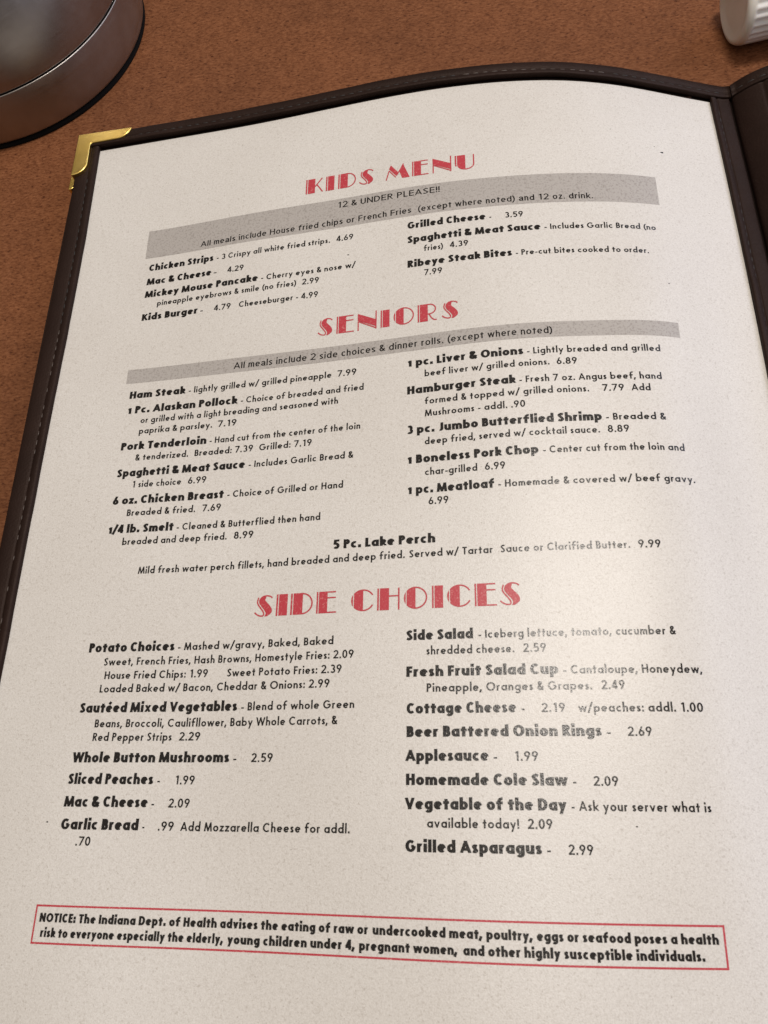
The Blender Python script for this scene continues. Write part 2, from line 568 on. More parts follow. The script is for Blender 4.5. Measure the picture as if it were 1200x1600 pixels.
class Face:
    def __init__(self, wx, wy, X, A, D, kb, bold, plain=False):
        self.plain = plain
        self.wx, self.wy, self.X, self.A, self.D, self.kb, self.bold = wx, wy, X, A, D, kb, bold
        self.cache = {}
    def arc(self, x0, x1, y0, y1, a0, a1, n=None):
        hx, hy = self.wx / 2, self.wy / 2
        cx, cy, rx, ry = (x0 + x1) / 2, (y0 + y1) / 2, (x1 - x0) / 2 - hx, (y1 - y0) / 2 - hy
        n = n or max(4, int(abs(a1 - a0) / 18))
        return [(cx + rx * math.cos(math.radians(a)), cy + ry * math.sin(math.radians(a))) for a in np.linspace(a0, a1, n + 1)]
    def glyph(self, ch):
        if ch in self.cache:
            return self.cache[ch]
        wx, wy, X, A, D, bold = self.wx, self.wy, self.X, self.A, self.D, self.bold
        hx, hy = wx / 2, wy / 2
        bw = X * self.kb
        nw = bw * (0.98 if bold else 0.84)
        st = []                                # (points, closed, clamp)
        V = lambda x, y0, y1: st.append(([(x, y0), (x, y1)], False, None))
        H = lambda x0, x1, y: st.append(([(x0, y), (x1, y)], False, None))
        L = lambda p, cl=None: st.append((p, False, cl))
        E = lambda *a: st.append((self.arc(*a), a[4] == 0 and a[5] == 360, None))
        dot = lambda x, y: st.append(([(x, y), (x, y + wx * (1.0 if bold else 1.15))], False, None))
        def arch(x0, w, y0=0.0):
            r = min(w * 0.95, X)
            L(self.arc(x0, x0 + w, X - r, X, 180, 0) + [(x0 + w - hx, y0)])
        c = ch
        w = None
        up = 1.0
        if c == 'a' and self.plain:
            w = q = bw * .94
            L([(hx * .9, X * .72)] + self.arc(0, q, X * .42, X, 155, 0)[1:] + [(q - hx, 0)])
            L(spline([(q - hx, X * .56), (q * .55, X * .53), (hx, X * .29), (q * .40, hy), (q - hx, X * .26)]))
        elif c == 'a':
            E(0, bw, 0, X, 0, 360); V(bw - hx, 0, X); w = bw
        elif c == 'b':
            E(0, bw, 0, X, 0, 360); V(hx, 0, A); w = bw
        elif c == 'c':
            E(0, bw, 0, X, 48, 312); w = bw * .86
        elif c == 'd':
            E(0, bw, 0, X, 0, 360); V(bw - hx, 0, A); w = bw
        elif c in 'eé':
            E(0, bw, 0, X, 0, 318); H(hx, bw - hx, X * .5); w = bw
            if c == 'é':
                L([(bw * .45, X + .1), (bw * .72, X + .34)])
        elif c == 'f':
            s = .10 + hx; r = .22 + hx
            L([(s, 0), (s, A - r)] + self.arc(s - hx, s - hx + 2 * r + 0.02, A - 2 * r, A, 180, 70)[1:]); H(0, .10 + wx + .17, X - hy); w = .10 + wx + .19
        elif c == 'g':
            E(0, bw, 0, X, 0, 360); L([(bw - hx, X), (bw - hx, D + bw * .45)] + self.arc(0, bw, D, D + bw * .9, 0, -150)[1:]); w = bw
        elif c == 'h':
            V(hx, 0, A); arch(0, nw); w = nw
        elif c == 'i':
            V(hx, 0, X); dot(hx, X + (.09 if bold else .15)); w = wx
        elif c == 'j':
            L([(hx, X), (hx, D + .16), (hx - .06, D + hy), (-.14, D + hy)]); dot(hx, X + (.09 if bold else .15)); w = wx
        elif c == 'k':
            V(hx, 0, A); kw = bw * .88
            if bold:
                L([(hx, X - hy), (kw * .55, X - hy)] + self.arc(kw * .2, kw * .98, X * .36, X, 80, -80) + [(hx, X * .36 + hy)])
                L([(kw * .40, X * .46), (kw * .95, -.05)], (0, X))
            else:
                L([(hx, X * .30), (kw * .9, X + .03)], (0, X)); L([(kw * .36, X * .55), (kw * .96, -.03)], (0, X))
            w = kw
        elif c == 'l':
            V(hx, 0, A); w = wx
        elif c == 'm':
            V(hx, 0, X); mw = nw * (.95 if bold else .92); arch(0, mw); arch(mw - wx, mw); w = 2 * mw - wx
        elif c == 'n':
            V(hx, 0, X); arch(0, nw); w = nw
        elif c == 'o':
            E(0, bw, 0, X, 0, 360); w = bw
        elif c == 'p':
            E(0, bw, 0, X, 0, 360); V(hx, D, X); w = bw
        elif c == 'q':
            E(0, bw, 0, X, 0, 360); V(bw - hx, D, X); w = bw
        elif c == 'r':
            V(hx, 0, X); rw = nw * .9; L(self.arc(0, rw, X - rw * .95, X, 180, 55)); w = rw * .74
        elif c == 's':
            q = X * (.70 if bold else .62); w = q
            L(spline([(q - hx * .6, X - hy - .05), (q * .5, X - hy), (hx, X * .73), (q * .5, X * .5), (q - hx, X * .27), (q * .45, hy), (hx * .5, hy + .06)]))
        elif c == 't':
            s = .11 + hx; V(s, 0, .90); H(0, .22 + wx, X - hy); w = .22 + wx
        elif c == 'u':
            L([(hx, X)] + self.arc(0, nw, 0, nw * .95, 180, 360)); V(nw - hx, 0, X); w = nw
        elif c == 'v':
            q = bw * .92; L([(hx * .8, X + .02), (q / 2, hy * .6), (q - hx * .8, X + .02)], (0, X)); w = q
        elif c == 'w':
            q = bw * (1.42 if bold else 1.36)
            L([(hx * .7, X + .02), (q * .28, hy * .6), (q * .5, X - .02), (q * .72, hy * .6), (q - hx * .7, X + .02)], (0, X)); w = q
        elif c == 'x':
            q = bw * (1.04 if bold else .86); L([(hx, -.02), (q - hx, X + .02)], (0, X)); L([(hx, X + .02), (q - hx, -.02)], (0, X)); w = q
        elif c == 'y':
            q = bw * .92; L([(hx * .8, X + .02), (q * .52, X * .1)], (D, X)); L([(q - hx * .8, X + .02), (q * .28, D - .02)], (D, X)); w = q
        elif c == 'z':
            q = bw * .78; H(.02, q, X - hy); L([(q - hx, X - hy), (hx, hy)]); H(0, q, hy); w = q
        # capitals
        elif c == 'A':
            q = .80 if not bold else .86; L([(hx * .6, -.02), (q / 2, 1 - hy * .5), (q - hx * .6, -.02)], (0, 1)); H(q * .22, q * .78, .30); w = q
        elif c == 'B':
            q = .56 if not bold else .64; V(hx, 0, 1)
            L([(hx, 1 - hy), (q * .5, 1 - hy)] + self.arc(q * .1, q * .94, .48 - hy, 1, 80, -80) + [(hx, .5)])
            L([(hx, .5), (q * .5, .5)] + self.arc(q * .1, q, 0, .5 + hy, 80, -80) + [(hx, hy)]); w = q
        elif c == 'C':
            q = .92 if not bold else .84; E(0, q, 0, 1, 45, 315); w = q * .90
        elif c == 'D':
            q = .78; V(hx, 0, 1); L([(hx, 1 - hy), (q * .4, 1 - hy)] + self.arc(-.12, q, 0, 1, 78, -78) + [(hx, hy)]); w = q
        elif c == 'E':
            q = .50 if not bold else .55; V(hx, 0, 1); H(hx, q, 1 - hy); H(hx, q * .94, .51); H(hx, q, hy); w = q
        elif c == 'F':
            q = .48 if not bold else .54; V(hx, 0, 1); H(hx, q, 1 - hy); H(hx, q * .94, .50); w = q
        elif c == 'G':
            q = .95 if not bold else .88; E(0, q, 0, 1, 45, 360); H(q * .55, q - hx, .5 - hy * .2); w = q
        elif c == 'H':
            q = .70 if not bold else .76; V(hx, 0, 1); V(q - hx, 0, 1); H(hx, q - hx, .52); w = q
        elif c == 'I':
            V(hx, 0, 1); w = wx
        elif c == 'J':
            q = .40 if not bold else .50; L([(q - hx, 1), (q - hx, .25)] + self.arc(-.1, q, 0, .5, 0, -120)[1:]); w = q
        elif c == 'K':
            q = .64 if not bold else .72; V(hx, 0, 1); L([(hx, .40), (q - hx * .8, 1.02)], (0, 1)); L([(q * .38, .60), (q - hx * .5, -.02)], (0, 1)); w = q
        elif c == 'L':
            q = .44 if not bold else .52; V(hx, 0, 1); H(hx, q, hy); w = q
        elif c == 'M':
            q = .92 if not bold else 1.02; L([(hx * .8, -.02), (q * .2, 1 - hy * .4), (q * .5, hy * .4 + .05), (q * .8, 1 - hy * .4), (q - hx * .8, -.02)], (0, 1)); w = q
        elif c == 'N':
            q = .74 if not bold else .80; V(hx, 0, 1); V(q - hx, 0, 1); L([(hx, 1 - .02), (q - hx, .02)], (0, 1)); w = q
        elif c == 'O':
            q = 1.0 if not bold else .94; E(0, q, 0, 1, 0, 360); w = q
        elif c == 'P':
            q = .54 if not bold else .62; V(hx, 0, 1); L([(hx, 1 - hy), (q * .5, 1 - hy)] + self.arc(0, q, .42, 1, 80, -80) + [(hx, .42 + hy)]); w = q
        elif c == 'R':
            q = .58 if not bold else .66; V(hx, 0, 1); L([(hx, 1 - hy), (q * .5, 1 - hy)] + self.arc(0, q * .95, .44, 1, 80, -80) + [(hx, .44 + hy)])
            L([(q * .42, .48), (q - hx * .6, -.02)], (0, 1)); w = q
        elif c == 'S':
            q = .52 if not bold else .60; w = q
            L(spline([(q - hx * .5, 1 - hy - .07), (q * .55, 1 - hy), (hx, .75), (q * .5, .51), (q - hx, .26), (q * .45, hy), (hx * .4, hy + .08)]))
        elif c == 'T':
            q = .56 if not bold else .62; V(q / 2, 0, 1); H(0, q, 1 - hy); w = q
        elif c == 'U':
            q = .66 if not bold else .74; L([(hx, 1), (hx, q * .5)] + self.arc(0, q, 0, q, 180, 360)[1:] + [(q - hx, 1)]); w = q
        elif c == 'V':
            q = .74 if not bold else .80; L([(hx * .7, 1.02), (q / 2, hy * .5), (q - hx * .7, 1.02)], (0, 1)); w = q
        elif c == 'W':
            q = 1.10 if not bold else 1.14; L([(hx * .6, 1.02), (q * .27, hy * .5), (q * .5, .96), (q * .73, hy * .5), (q - hx * .6, 1.02)], (0, 1)); w = q
        # figures (slightly taller than the capitals)
        elif c.isdigit():
            q = .64 if not bold else .66
            w = q
            t = 1.04
            if c == '0':
                E(0, q, 0, t, 0, 360)
            elif c == '1':
                o1 = X + .06 if bold else t
                V(q * .55, 0, o1); L([(q * .55, o1 - hy), (q * .20, o1 - .2)]); w = q * (.84 if bold else .80)
            elif c == '2':
                L(self.arc(0, q, t - q, t, 165, -40) + [(hx, hy)]); H(0, q, hy)
            elif c == '3':
                L(self.arc(q * .04, q * .94, t * .48 - hy, t, 150, -90)); L(self.arc(0, q, 0, t * .48 + hy, 90, -150))
            elif c == '4':
                L([(q * .66, t - .03), (hx * .5, .27)], (0.2, t)); H(.0, q, .27); V(q * .70, 0, t)
            elif c == '5':
                H(q * .14, q * .94, t - hy); L([(q * .14 + hx, t - hy), (q * .08 + hx, t * .46)]); L(self.arc(0, q, 0, t * .66, 125, -145))
            elif c == '6':
                E(0, q, 0, t * .62, 0, 360); L([(q * .62, t + .02), (hx * 1.25, t * .40)], (0, t))
            elif c == '7':
                H(0, q, t - hy); L([(q - hx * .8, t - hy), (q * .30, -.02)], (0, t))
            elif c == '8':
                E(q * .07, q * .93, t * .5 - hy, t, 0, 360); E(0, q, 0, t * .52 + hy, 0, 360)
            elif c == '9':
                E(0, q, t * .38, t, 0, 360); L([(q * .38, -.02), (q - hx * 1.25, t * .60)], (0, t))
        elif c == '&':
            q = .66 if not bold else .78; w = q
            L(spline([(q - hx * .4, hy * .3), (q * .55, .34), (q * .24, .70), (q * .27, .93 - hy * .5), (q * .45, 1 - hy), (q * .62, .90 - hy * .5), (q * .56, .70), (q * .25, .47), (hx, .26), (q * .33, hy), (q * .66, .14), (q - hx * .6, .46)]))
        elif c == '.':
            V(hx * 1.1, 0, wx * 1.12); w = wx * 1.1; up = 1
        elif c == ',':
            L([(hx * 1.2, wx), (-.0, -.17)]); w = wx * 1.1
        elif c == ':':
            V(hx, 0, wx * 1.1); V(hx, X - wx * 1.1, X); w = wx
        elif c == '!':
            V(hx, .30, 1); V(hx, 0, wx * 1.1); w = wx
        elif c == '-':
            H(0, .33, .32); w = .33
        elif c == '/':
            L([(0, -.12), (.46, 1.08)]); w = .46
        elif c == '(':
            L(self.arc(0, 1.0, -.32, 1.14, 116, 244)); w = .27
        elif c == ')':
            L([(.27 - x, y) for x, y in self.arc(0, 1.0, -.32, 1.14, 116, 244)]); w = .27
        elif c == "'":
            V(hx, .72, 1.0); w = wx
        else:
            w = .3
        if self.plain and c in 'SERPLFBD':
            k = {'S': 1.24, 'E': 1.24, 'R': 1.18, 'P': 1.2, 'L': 1.22, 'F': 1.2, 'B': 1.15, 'D': .95}[c]
            st = [([(x * k, y) for x, y in p], cl, cp) for p, cl, cp in st]
            w *= k
        cut = []
        for p, cl, cp in st:
            if cl or len(p) > 6:
                cut.append((p, cl, cp))
                continue
            run = [np.array(p[0], float)]
            for i in range(1, len(p)):
                q = np.array(p[i], float)
                if i < len(p) - 1:
                    d0 = q - run[-1]
                    d1 = np.array(p[i + 1], float) - q
                    cosv = float(d0 @ d1) / (np.linalg.norm(d0) * np.linalg.norm(d1) + 1e-9)
                    if cosv < 0.45:            # a sharp corner: two straight pen strokes
                        u0, u1 = d0 / np.linalg.norm(d0), d1 / np.linalg.norm(d1)
                        cut.append((run + [q + u0 * wx * .30], False, cp))
                        run = [q - u1 * wx * .30]
                        continue
                run.append(q)
            cut.append((run, False, cp))
        pieces = [ribbon(p, wx, wy, cl, cp) for p, cl, cp in cut]
        self.cache[ch] = (w, pieces)
        return self.cache[ch]
    def lay(self, text, pr, x0, x1, base, cap):
        gap = .135 if not self.bold else .085
        x, items = 0.0, []
        for i, ch in enumerate(text):
            if ch == ' ':
                x += .34 if not self.bold else .30
                continue
            w, pcs = self.glyph(ch)
            items.append((x, w, pcs))
            x += w + gap
        total = items[-1][0] + items[-1][1]
        sx = (x1 - x0) / total
        for gx, w, pcs in items:
            for V, F in pcs:
                pr.add([(x0 + (gx + p[0]) * sx, base + p[1] * cap) for p in V], F)
        return sx / cap

LIGHT = Face(.190, .170, .65, 1.10, -.34, 1.0, False)
PLAIN = Face(.160, .140, .735, 1.0, -.28, .80, False, True)
HEAVY = Face(.295, .235, .72, 1.06, -.28, .98, True)

# --- what is printed: (row, baseline mm, face, words, from x mm, to x mm)
TEXT = [
    ('k1',-55.25,'B','Chicken Strips',25.10,48.10),
    ('k1',-55.25,'L','- 3 Crispy all white fried strips.',49.30,87.40),
    ('k1',-55.25,'L','4.69',89.50,94.90),
    ('k2',-60.83,'B','Mac & Cheese',25.00,47.90),
    ('k2',-60.83,'L','-',48.70,49.70),
    ('k2',-60.83,'L','4.29',53.50,59.00),
    ('k3',-65.84,'B','Mickey Mouse Pancake',25.00,64.20),
    ('k3',-65.84,'L','- Cherry eyes & nose w/',65.30,95.80),
    ('k4',-69.58,'L','pineapple eyebrows & smile (no fries)',29.80,77.00),
    ('k4',-69.58,'L','2.99',78.90,84.30),
    ('k5',-74.78,'B','Kids Burger',25.10,44.50),
    ('k5',-74.78,'L','-',45.40,46.30),
    ('k5',-74.78,'L','4.79',50.10,55.70),
    ('k5',-74.78,'L','Cheeseburger - 4.99',58.50,84.20),
    ('m1',-54.81,'B','Grilled Cheese',112.10,135.90),
    ('m1',-54.81,'L','-',137.00,137.60),
    ('m1',-54.81,'L','3.59',141.60,147.00),
    ('m2',-60.12,'B','Spaghetti & Meat Sauce',112.10,151.90),
    ('m2',-60.12,'L','- Includes Garlic Bread (no',153.00,185.60),
    ('m3',-63.85,'L','fries)',117.10,122.90),
    ('m3',-63.85,'L','4.39',125.00,130.40),
    ('m4',-69.10,'B','Ribeye Steak Bites',112.10,143.10),
    ('m4',-69.10,'L','- Pre-cut bites cooked to order.',144.20,182.50),
    ('m5',-72.64,'L','7.99',117.10,122.50),
    ('b1',-42.27,'A','12 & UNDER PLEASE!!',89.40,122.20),
    ('b2',-48.78,'A','All meals include House fried chips or French Fries',43.00,113.30),
    ('b2',-48.78,'A','(except where noted) and 12 oz. drink.',115.40,168.10),
    ('b3',-96.86,'A','All meals include 2 side choices & dinner rolls.',58.60,122.50),
    ('b3',-96.86,'A','(except where noted)',123.70,152.90),
    ('s1',-103.58,'B','Ham Steak',25.10,43.50),
    ('s1',-103.58,'L','- lightly grilled w/ grilled pineapple',44.60,89.50),
    ('s1',-103.58,'L','7.99',91.30,97.00),
    ('s2',-108.88,'B','1 Pc. Alaskan Pollock',25.00,60.70),
    ('s2',-108.88,'L','- Choice of breaded and fried',61.80,99.30),
    ('s3',-112.46,'L','or grilled with a light breading and seasoned with',30.00,91.80),
    ('s4',-116.12,'L','paprika & parsley.',30.00,53.40),
    ('s4',-116.12,'L','7.19',55.20,61.00),
    ('s5',-121.32,'B','Pork Tenderloin',24.90,52.10),
    ('s5',-121.32,'L','- Hand cut from the center of the loin',53.10,98.60),
    ('s6',-125.06,'L','& tenderized.',30.10,46.80),
    ('s6',-125.06,'L','Breaded: 7.39',48.80,66.80),
    ('s6',-125.06,'L','Grilled: 7.19',68.70,84.50),
    ('s7',-130.17,'B','Spaghetti & Meat Sauce',25.00,64.80),
    ('s7',-130.17,'L','- Includes Garlic Bread &',65.90,96.80),
    ('s8',-133.84,'L','1 side choice',30.30,45.60),
    ('s8',-133.84,'L','6.99',47.70,53.30),
    ('s9',-139.01,'B','6 oz. Chicken Breast',25.00,59.10),
    ('s9',-139.01,'L','- Choice of Grilled or Hand',60.20,94.20),
    ('s10',-142.78,'L','Breaded & fried.',30.00,50.90),
    ('s10',-142.78,'L','7.69',53.00,58.60),
    ('s11',-148.01,'B','1/4 lb. Smelt',24.80,44.90),
    ('s11',-148.01,'L','- Cleaned & Butterflied then hand',45.90,88.10),
    ('s12',-151.68,'L','breaded and deep fried.',29.90,61.20),
    ('s12',-151.68,'L','8.99',63.30,69.00),
    ('t1',-103.26,'B','1 pc. Liver & Onions',111.90,144.60),
    ('t1',-103.26,'L','- Lightly breaded and grilled',145.60,181.70),
    ('t2',-107.05,'L','beef liver w/ grilled onions.',117.00,151.50),
    ('t2',-107.05,'L','6.89',153.40,158.90),
    ('t3',-112.21,'B','Hamburger Steak',112.00,142.10),
    ('t3',-112.21,'L','- Fresh 7 oz. Angus beef, hand',143.10,181.00),
    ('t4',-115.89,'L','formed & topped w/ grilled onions.',117.00,161.40),
    ('t4',-115.89,'L','7.79',164.90,170.60),
    ('t4',-115.89,'L','Add',172.60,177.60),
    ('t5',-119.74,'L','Mushrooms - addl. .90',117.00,144.30),
    ('t6',-124.69,'B','3 pc. Jumbo Butterflied Shrimp',111.90,164.00),
    ('t6',-124.69,'L','- Breaded &',165.10,180.60),
    ('t7',-128.35,'L','deep fried, served w/ cocktail sauce.',116.90,163.20),
    ('t7',-128.35,'L','8.89',165.20,170.70),
    ('t8',-133.70,'B','1 Boneless Pork Chop',111.90,147.00),
    ('t8',-133.70,'L','- Center cut from the loin and',148.20,184.40),
    ('t9',-137.50,'L','char-grilled',116.90,130.90),
    ('t9',-137.50,'L','6.99',132.90,138.20),
    ('t10',-142.66,'B','1 pc. Meatloaf',112.00,135.20),
    ('t10',-142.66,'L','- Homemade & covered w/ beef gravy.',136.20,186.00),
    ('t11',-146.06,'L','6.99',117.80,123.10),
    ('l1',-156.73,'B','5 Pc. Lake Perch',92.00,119.50),
    ('l2',-160.49,'L','Mild fresh water perch fillets, hand breaded and deep fried.',36.00,111.50),
    ('l2',-160.49,'L','Served w/ Tartar',112.70,134.10),
    ('l2',-160.49,'L','Sauce or Clarified Butter.',136.10,167.70),
    ('l2',-160.49,'L','9.99',169.70,175.10),
    ('d1',-182.34,'B','Potato Choices',24.90,49.40),
    ('d1',-182.34,'L','- Mashed w/gravy, Baked, Baked',50.40,93.20),
    ('d2',-185.99,'L','Sweet, French Fries, Hash Browns, Homestyle Fries: 2.09',29.90,98.60),
    ('d3',-189.61,'L','House Fried Chips: 1.99',30.60,59.50),
    ('d3',-189.61,'L','Sweet Potato Fries: 2.39',64.90,95.60),
    ('d4',-193.13,'L','Loaded Baked w/ Bacon, Cheddar & Onions: 2.99',29.80,92.60),
    ('d5',-198.30,'B','Sautéed Mixed Vegetables',25.00,68.40),
    ('d5',-198.30,'L','- Blend of whole Green',69.50,99.10),
    ('d6',-202.08,'L','Beans, Broccoli, Caulifllower, Baby Whole Carrots, &',29.90,94.90),
    ('d7',-205.50,'L','Red Pepper Strips',29.90,51.50),
    ('d7',-205.50,'L','2.29',53.50,59.10),
    ('d8',-210.78,'B','Whole Button Mushrooms',25.20,67.40),
    ('d8',-210.78,'L','-',68.50,69.30),
    ('d8',-210.78,'L','2.59',73.20,78.80),
    ('d9',-216.01,'B','Sliced Peaches',24.90,47.90),
    ('d9',-216.01,'L','-',49.00,49.70),
    ('d9',-216.01,'L','1.99',53.60,58.80),
    ('d10',-221.41,'B','Mac & Cheese',24.80,47.20),
    ('d10',-221.41,'L','-',48.20,48.90),
    ('d10',-221.41,'L','2.09',52.60,58.10),
    ('d11',-226.70,'B','Garlic Bread',24.90,45.50),
    ('d11',-226.70,'L','-',46.50,47.10),
    ('d11',-226.70,'L','.99',50.60,54.60),
    ('d11',-226.70,'L','Add Mozzarella Cheese for addl.',56.40,98.80),
    ('d12',-230.38,'L','.70',29.60,33.50),
    ('e1',-182.13,'B','Side Salad',112.00,128.50),
    ('e1',-182.13,'L','- Iceberg lettuce, tomato, cucumber &',129.80,176.10),
    ('e2',-185.81,'L','shredded cheese.',117.00,138.30),
    ('e2',-185.81,'L','2.59',140.40,145.80),
    ('e3',-191.14,'B','Fresh Fruit Salad Cup',112.00,148.30),
    ('e3',-191.14,'L','- Cantaloupe, Honeydew,',149.50,181.20),
    ('e4',-194.85,'L','Pineapple, Oranges & Grapes.',117.00,155.80),
    ('e4',-194.85,'L','2.49',157.90,163.20),
    ('e5',-199.93,'B','Cottage Cheese',112.10,138.10),
    ('e5',-199.93,'L','-',139.30,140.00),
    ('e5',-199.93,'L','2.19',143.90,149.30),
    ('e5',-199.93,'L','w/peaches: addl. 1.00',152.30,180.30),
    ('e6',-205.34,'B','Beer Battered Onion Rings',112.10,157.10),
    ('e6',-205.34,'L','-',158.20,159.10),
    ('e6',-205.34,'L','2.69',162.90,168.20),
    ('e7',-210.78,'B','Applesauce',111.90,131.30),
    ('e7',-210.78,'L','-',132.40,133.20),
    ('e7',-210.78,'L','1.99',137.10,142.50),
    ('e8',-216.12,'B','Homemade Cole Slaw',112.00,148.70),
    ('e8',-216.12,'L','-',149.90,150.60),
    ('e8',-216.12,'L','2.09',154.40,159.80),
    ('e9',-221.39,'B','Vegetable of the Day',111.80,148.10),
    ('e9',-221.39,'L','- Ask your server what is',149.20,179.40),
    ('e10',-225.25,'L','available today!',116.90,137.50),
    ('e10',-225.25,'L','2.09',139.40,144.80),
    ('e11',-230.40,'B','Grilled Asparagus',111.90,142.20),
    ('e11',-230.40,'L','-',143.30,144.10),
    ('e11',-230.40,'L','2.99',147.90,153.20),
    ('n1',-247.26,'B','NOTICE: The Indiana Dept. of Health advises the eating of raw or',23.20,103.60),
    ('n1',-247.26,'B','undercooked meat,',104.60,128.70),
    ('n1',-247.26,'B','poultry,',129.50,139.30),
    ('n1',-247.26,'B','eggs or seafood poses a health',140.10,177.70),
    ('n2',-250.43,'B','risk to everyone especially the elderly,',24.00,69.60),
    ('n2',-250.43,'B','young children under 4,',70.60,100.70),
    ('n2',-250.43,'B','pregnant women,',101.60,123.30),
    ('n2',-250.43,'B','and other highly susceptible individuals.',124.50,174.50)]

# grey bands and the notice box
def flat_strip(pr, x0, y0, x1, y1, nx, ny):
    xs, ys = np.linspace(x0, x1, nx + 1), np.linspace(y0, y1, ny + 1)
    pr.add([(x, y) for y in ys for x in xs], [(j * (nx + 1) + i, j * (nx + 1) + i + 1, (j + 1) * (nx + 1) + i + 1, (j + 1) * (nx + 1) + i) for j in range(ny) for i in range(nx)])

for y0, y1 in ((-50.0, -38.75), (-98.1, -93.05)):
    pr = Print(1.6e-5)
    flat_strip(pr, 23.2, y0, 187.9, y1, 170, 8)
    pr.build('shaded_band', M_BAND, page)
pr = Print(3e-5)
nx0, nx1, ny0, ny1, lw = 21.8, 179.2, -251.95, -243.55, 0.42
flat_strip(pr, nx0, ny0, nx1, ny0 + lw, 150, 1)
flat_strip(pr, nx0, ny1 - lw, nx1, ny1, 150, 1)
flat_strip(pr, nx0, ny0 + lw, nx0 + lw, ny1 - lw, 1, 8)
flat_strip(pr, nx1 - lw, ny0 + lw, nx1, ny1 - lw, 1, 8)
pr.build('notice_frame', M_RED, page)

# words: a printed name and its description per dish
order = []
for row in TEXT:
    k = row[0]
    starts = row[2] == 'B' or row[2] == 'A' or not order
    if row[2] == 'A':
        order.append(('band_text', M_INK, [row]))
    elif k[0] == 'n':
        if order[-1][0] == 'notice_text':
            order[-1][2].append(row)
        else:
            order.append(('notice_text', M_INK, [row]))
    elif row[2] == 'B':
        order.append(('dish_name', M_INK, [row]))
    elif order[-1][0] == 'dish_description':
        order[-1][2].append(row)
    else:
        order.append(('dish_description', M_INK, [row]))
SC = {}
for name, mt, rows in order:
    pr = Print(3.4e-5)
    for k, y, face, words, x0, x1 in rows:
        if face == 'A':
            s = PLAIN.lay(words, pr, x0, x1, y, 2.2)
            SC.setdefault('A', []).append(round(s, 2))
        elif face == 'B':
            s = HEAVY.lay(words, pr, x0, x1, y, 1.95 if k[0] == 'n' else 2.55)
            SC.setdefault('B' + k[0], []).append(round(s, 2))
        else:
            s = LIGHT.lay(words, pr, x0, x1, y, 2.05)
            SC.setdefault('L' + k[0], []).append(round(s, 2))
    pr.build(name, mt, page)
for k, v in SC.items():
    print('SCALE', k, v)

# --- section titles in a thick-and-thin display face
def rect(x0, y0, x1, y1):
    return [([(x0, y0), (x1, y0), (x1, y1), (x0, y1)], [(0, 1, 2, 3)])]

def rib(pts, w):
    V, F = ribbon(pts, w, w)
    return [([tuple(v) for v in V], F)]

def poly(pts):
    return [(list(pts), [tuple(range(len(pts)))])]

def ell(cx, cy, rx, ry, a0, a1, n=18):
    return [(cx + rx * math.cos(math.radians(a)), cy + ry * math.sin(math.radians(a))) for a in np.linspace(a0, a1, n + 1)]

def ell_slab(cx, cy, rx, ry, x0, x1, n=10):
    xs = np.linspace(x0, x1, n + 1)
    h = [ry * math.sqrt(max(0, 1 - ((x - cx) / rx) ** 2)) for x in xs]
    V = [(x, cy + q) for x, q in zip(xs, h)] + [(x, cy - q) for x, q in zip(xs, h)]
    return [(V, [(i, i + 1, i + 2 + n, i + 1 + n) for i in range(n)])]

def band_between(A, B):
    n = len(A)
    return [(list(A) + list(B), [(i, i + 1, i + 1 + n, i + n) for i in range(n - 1)])]

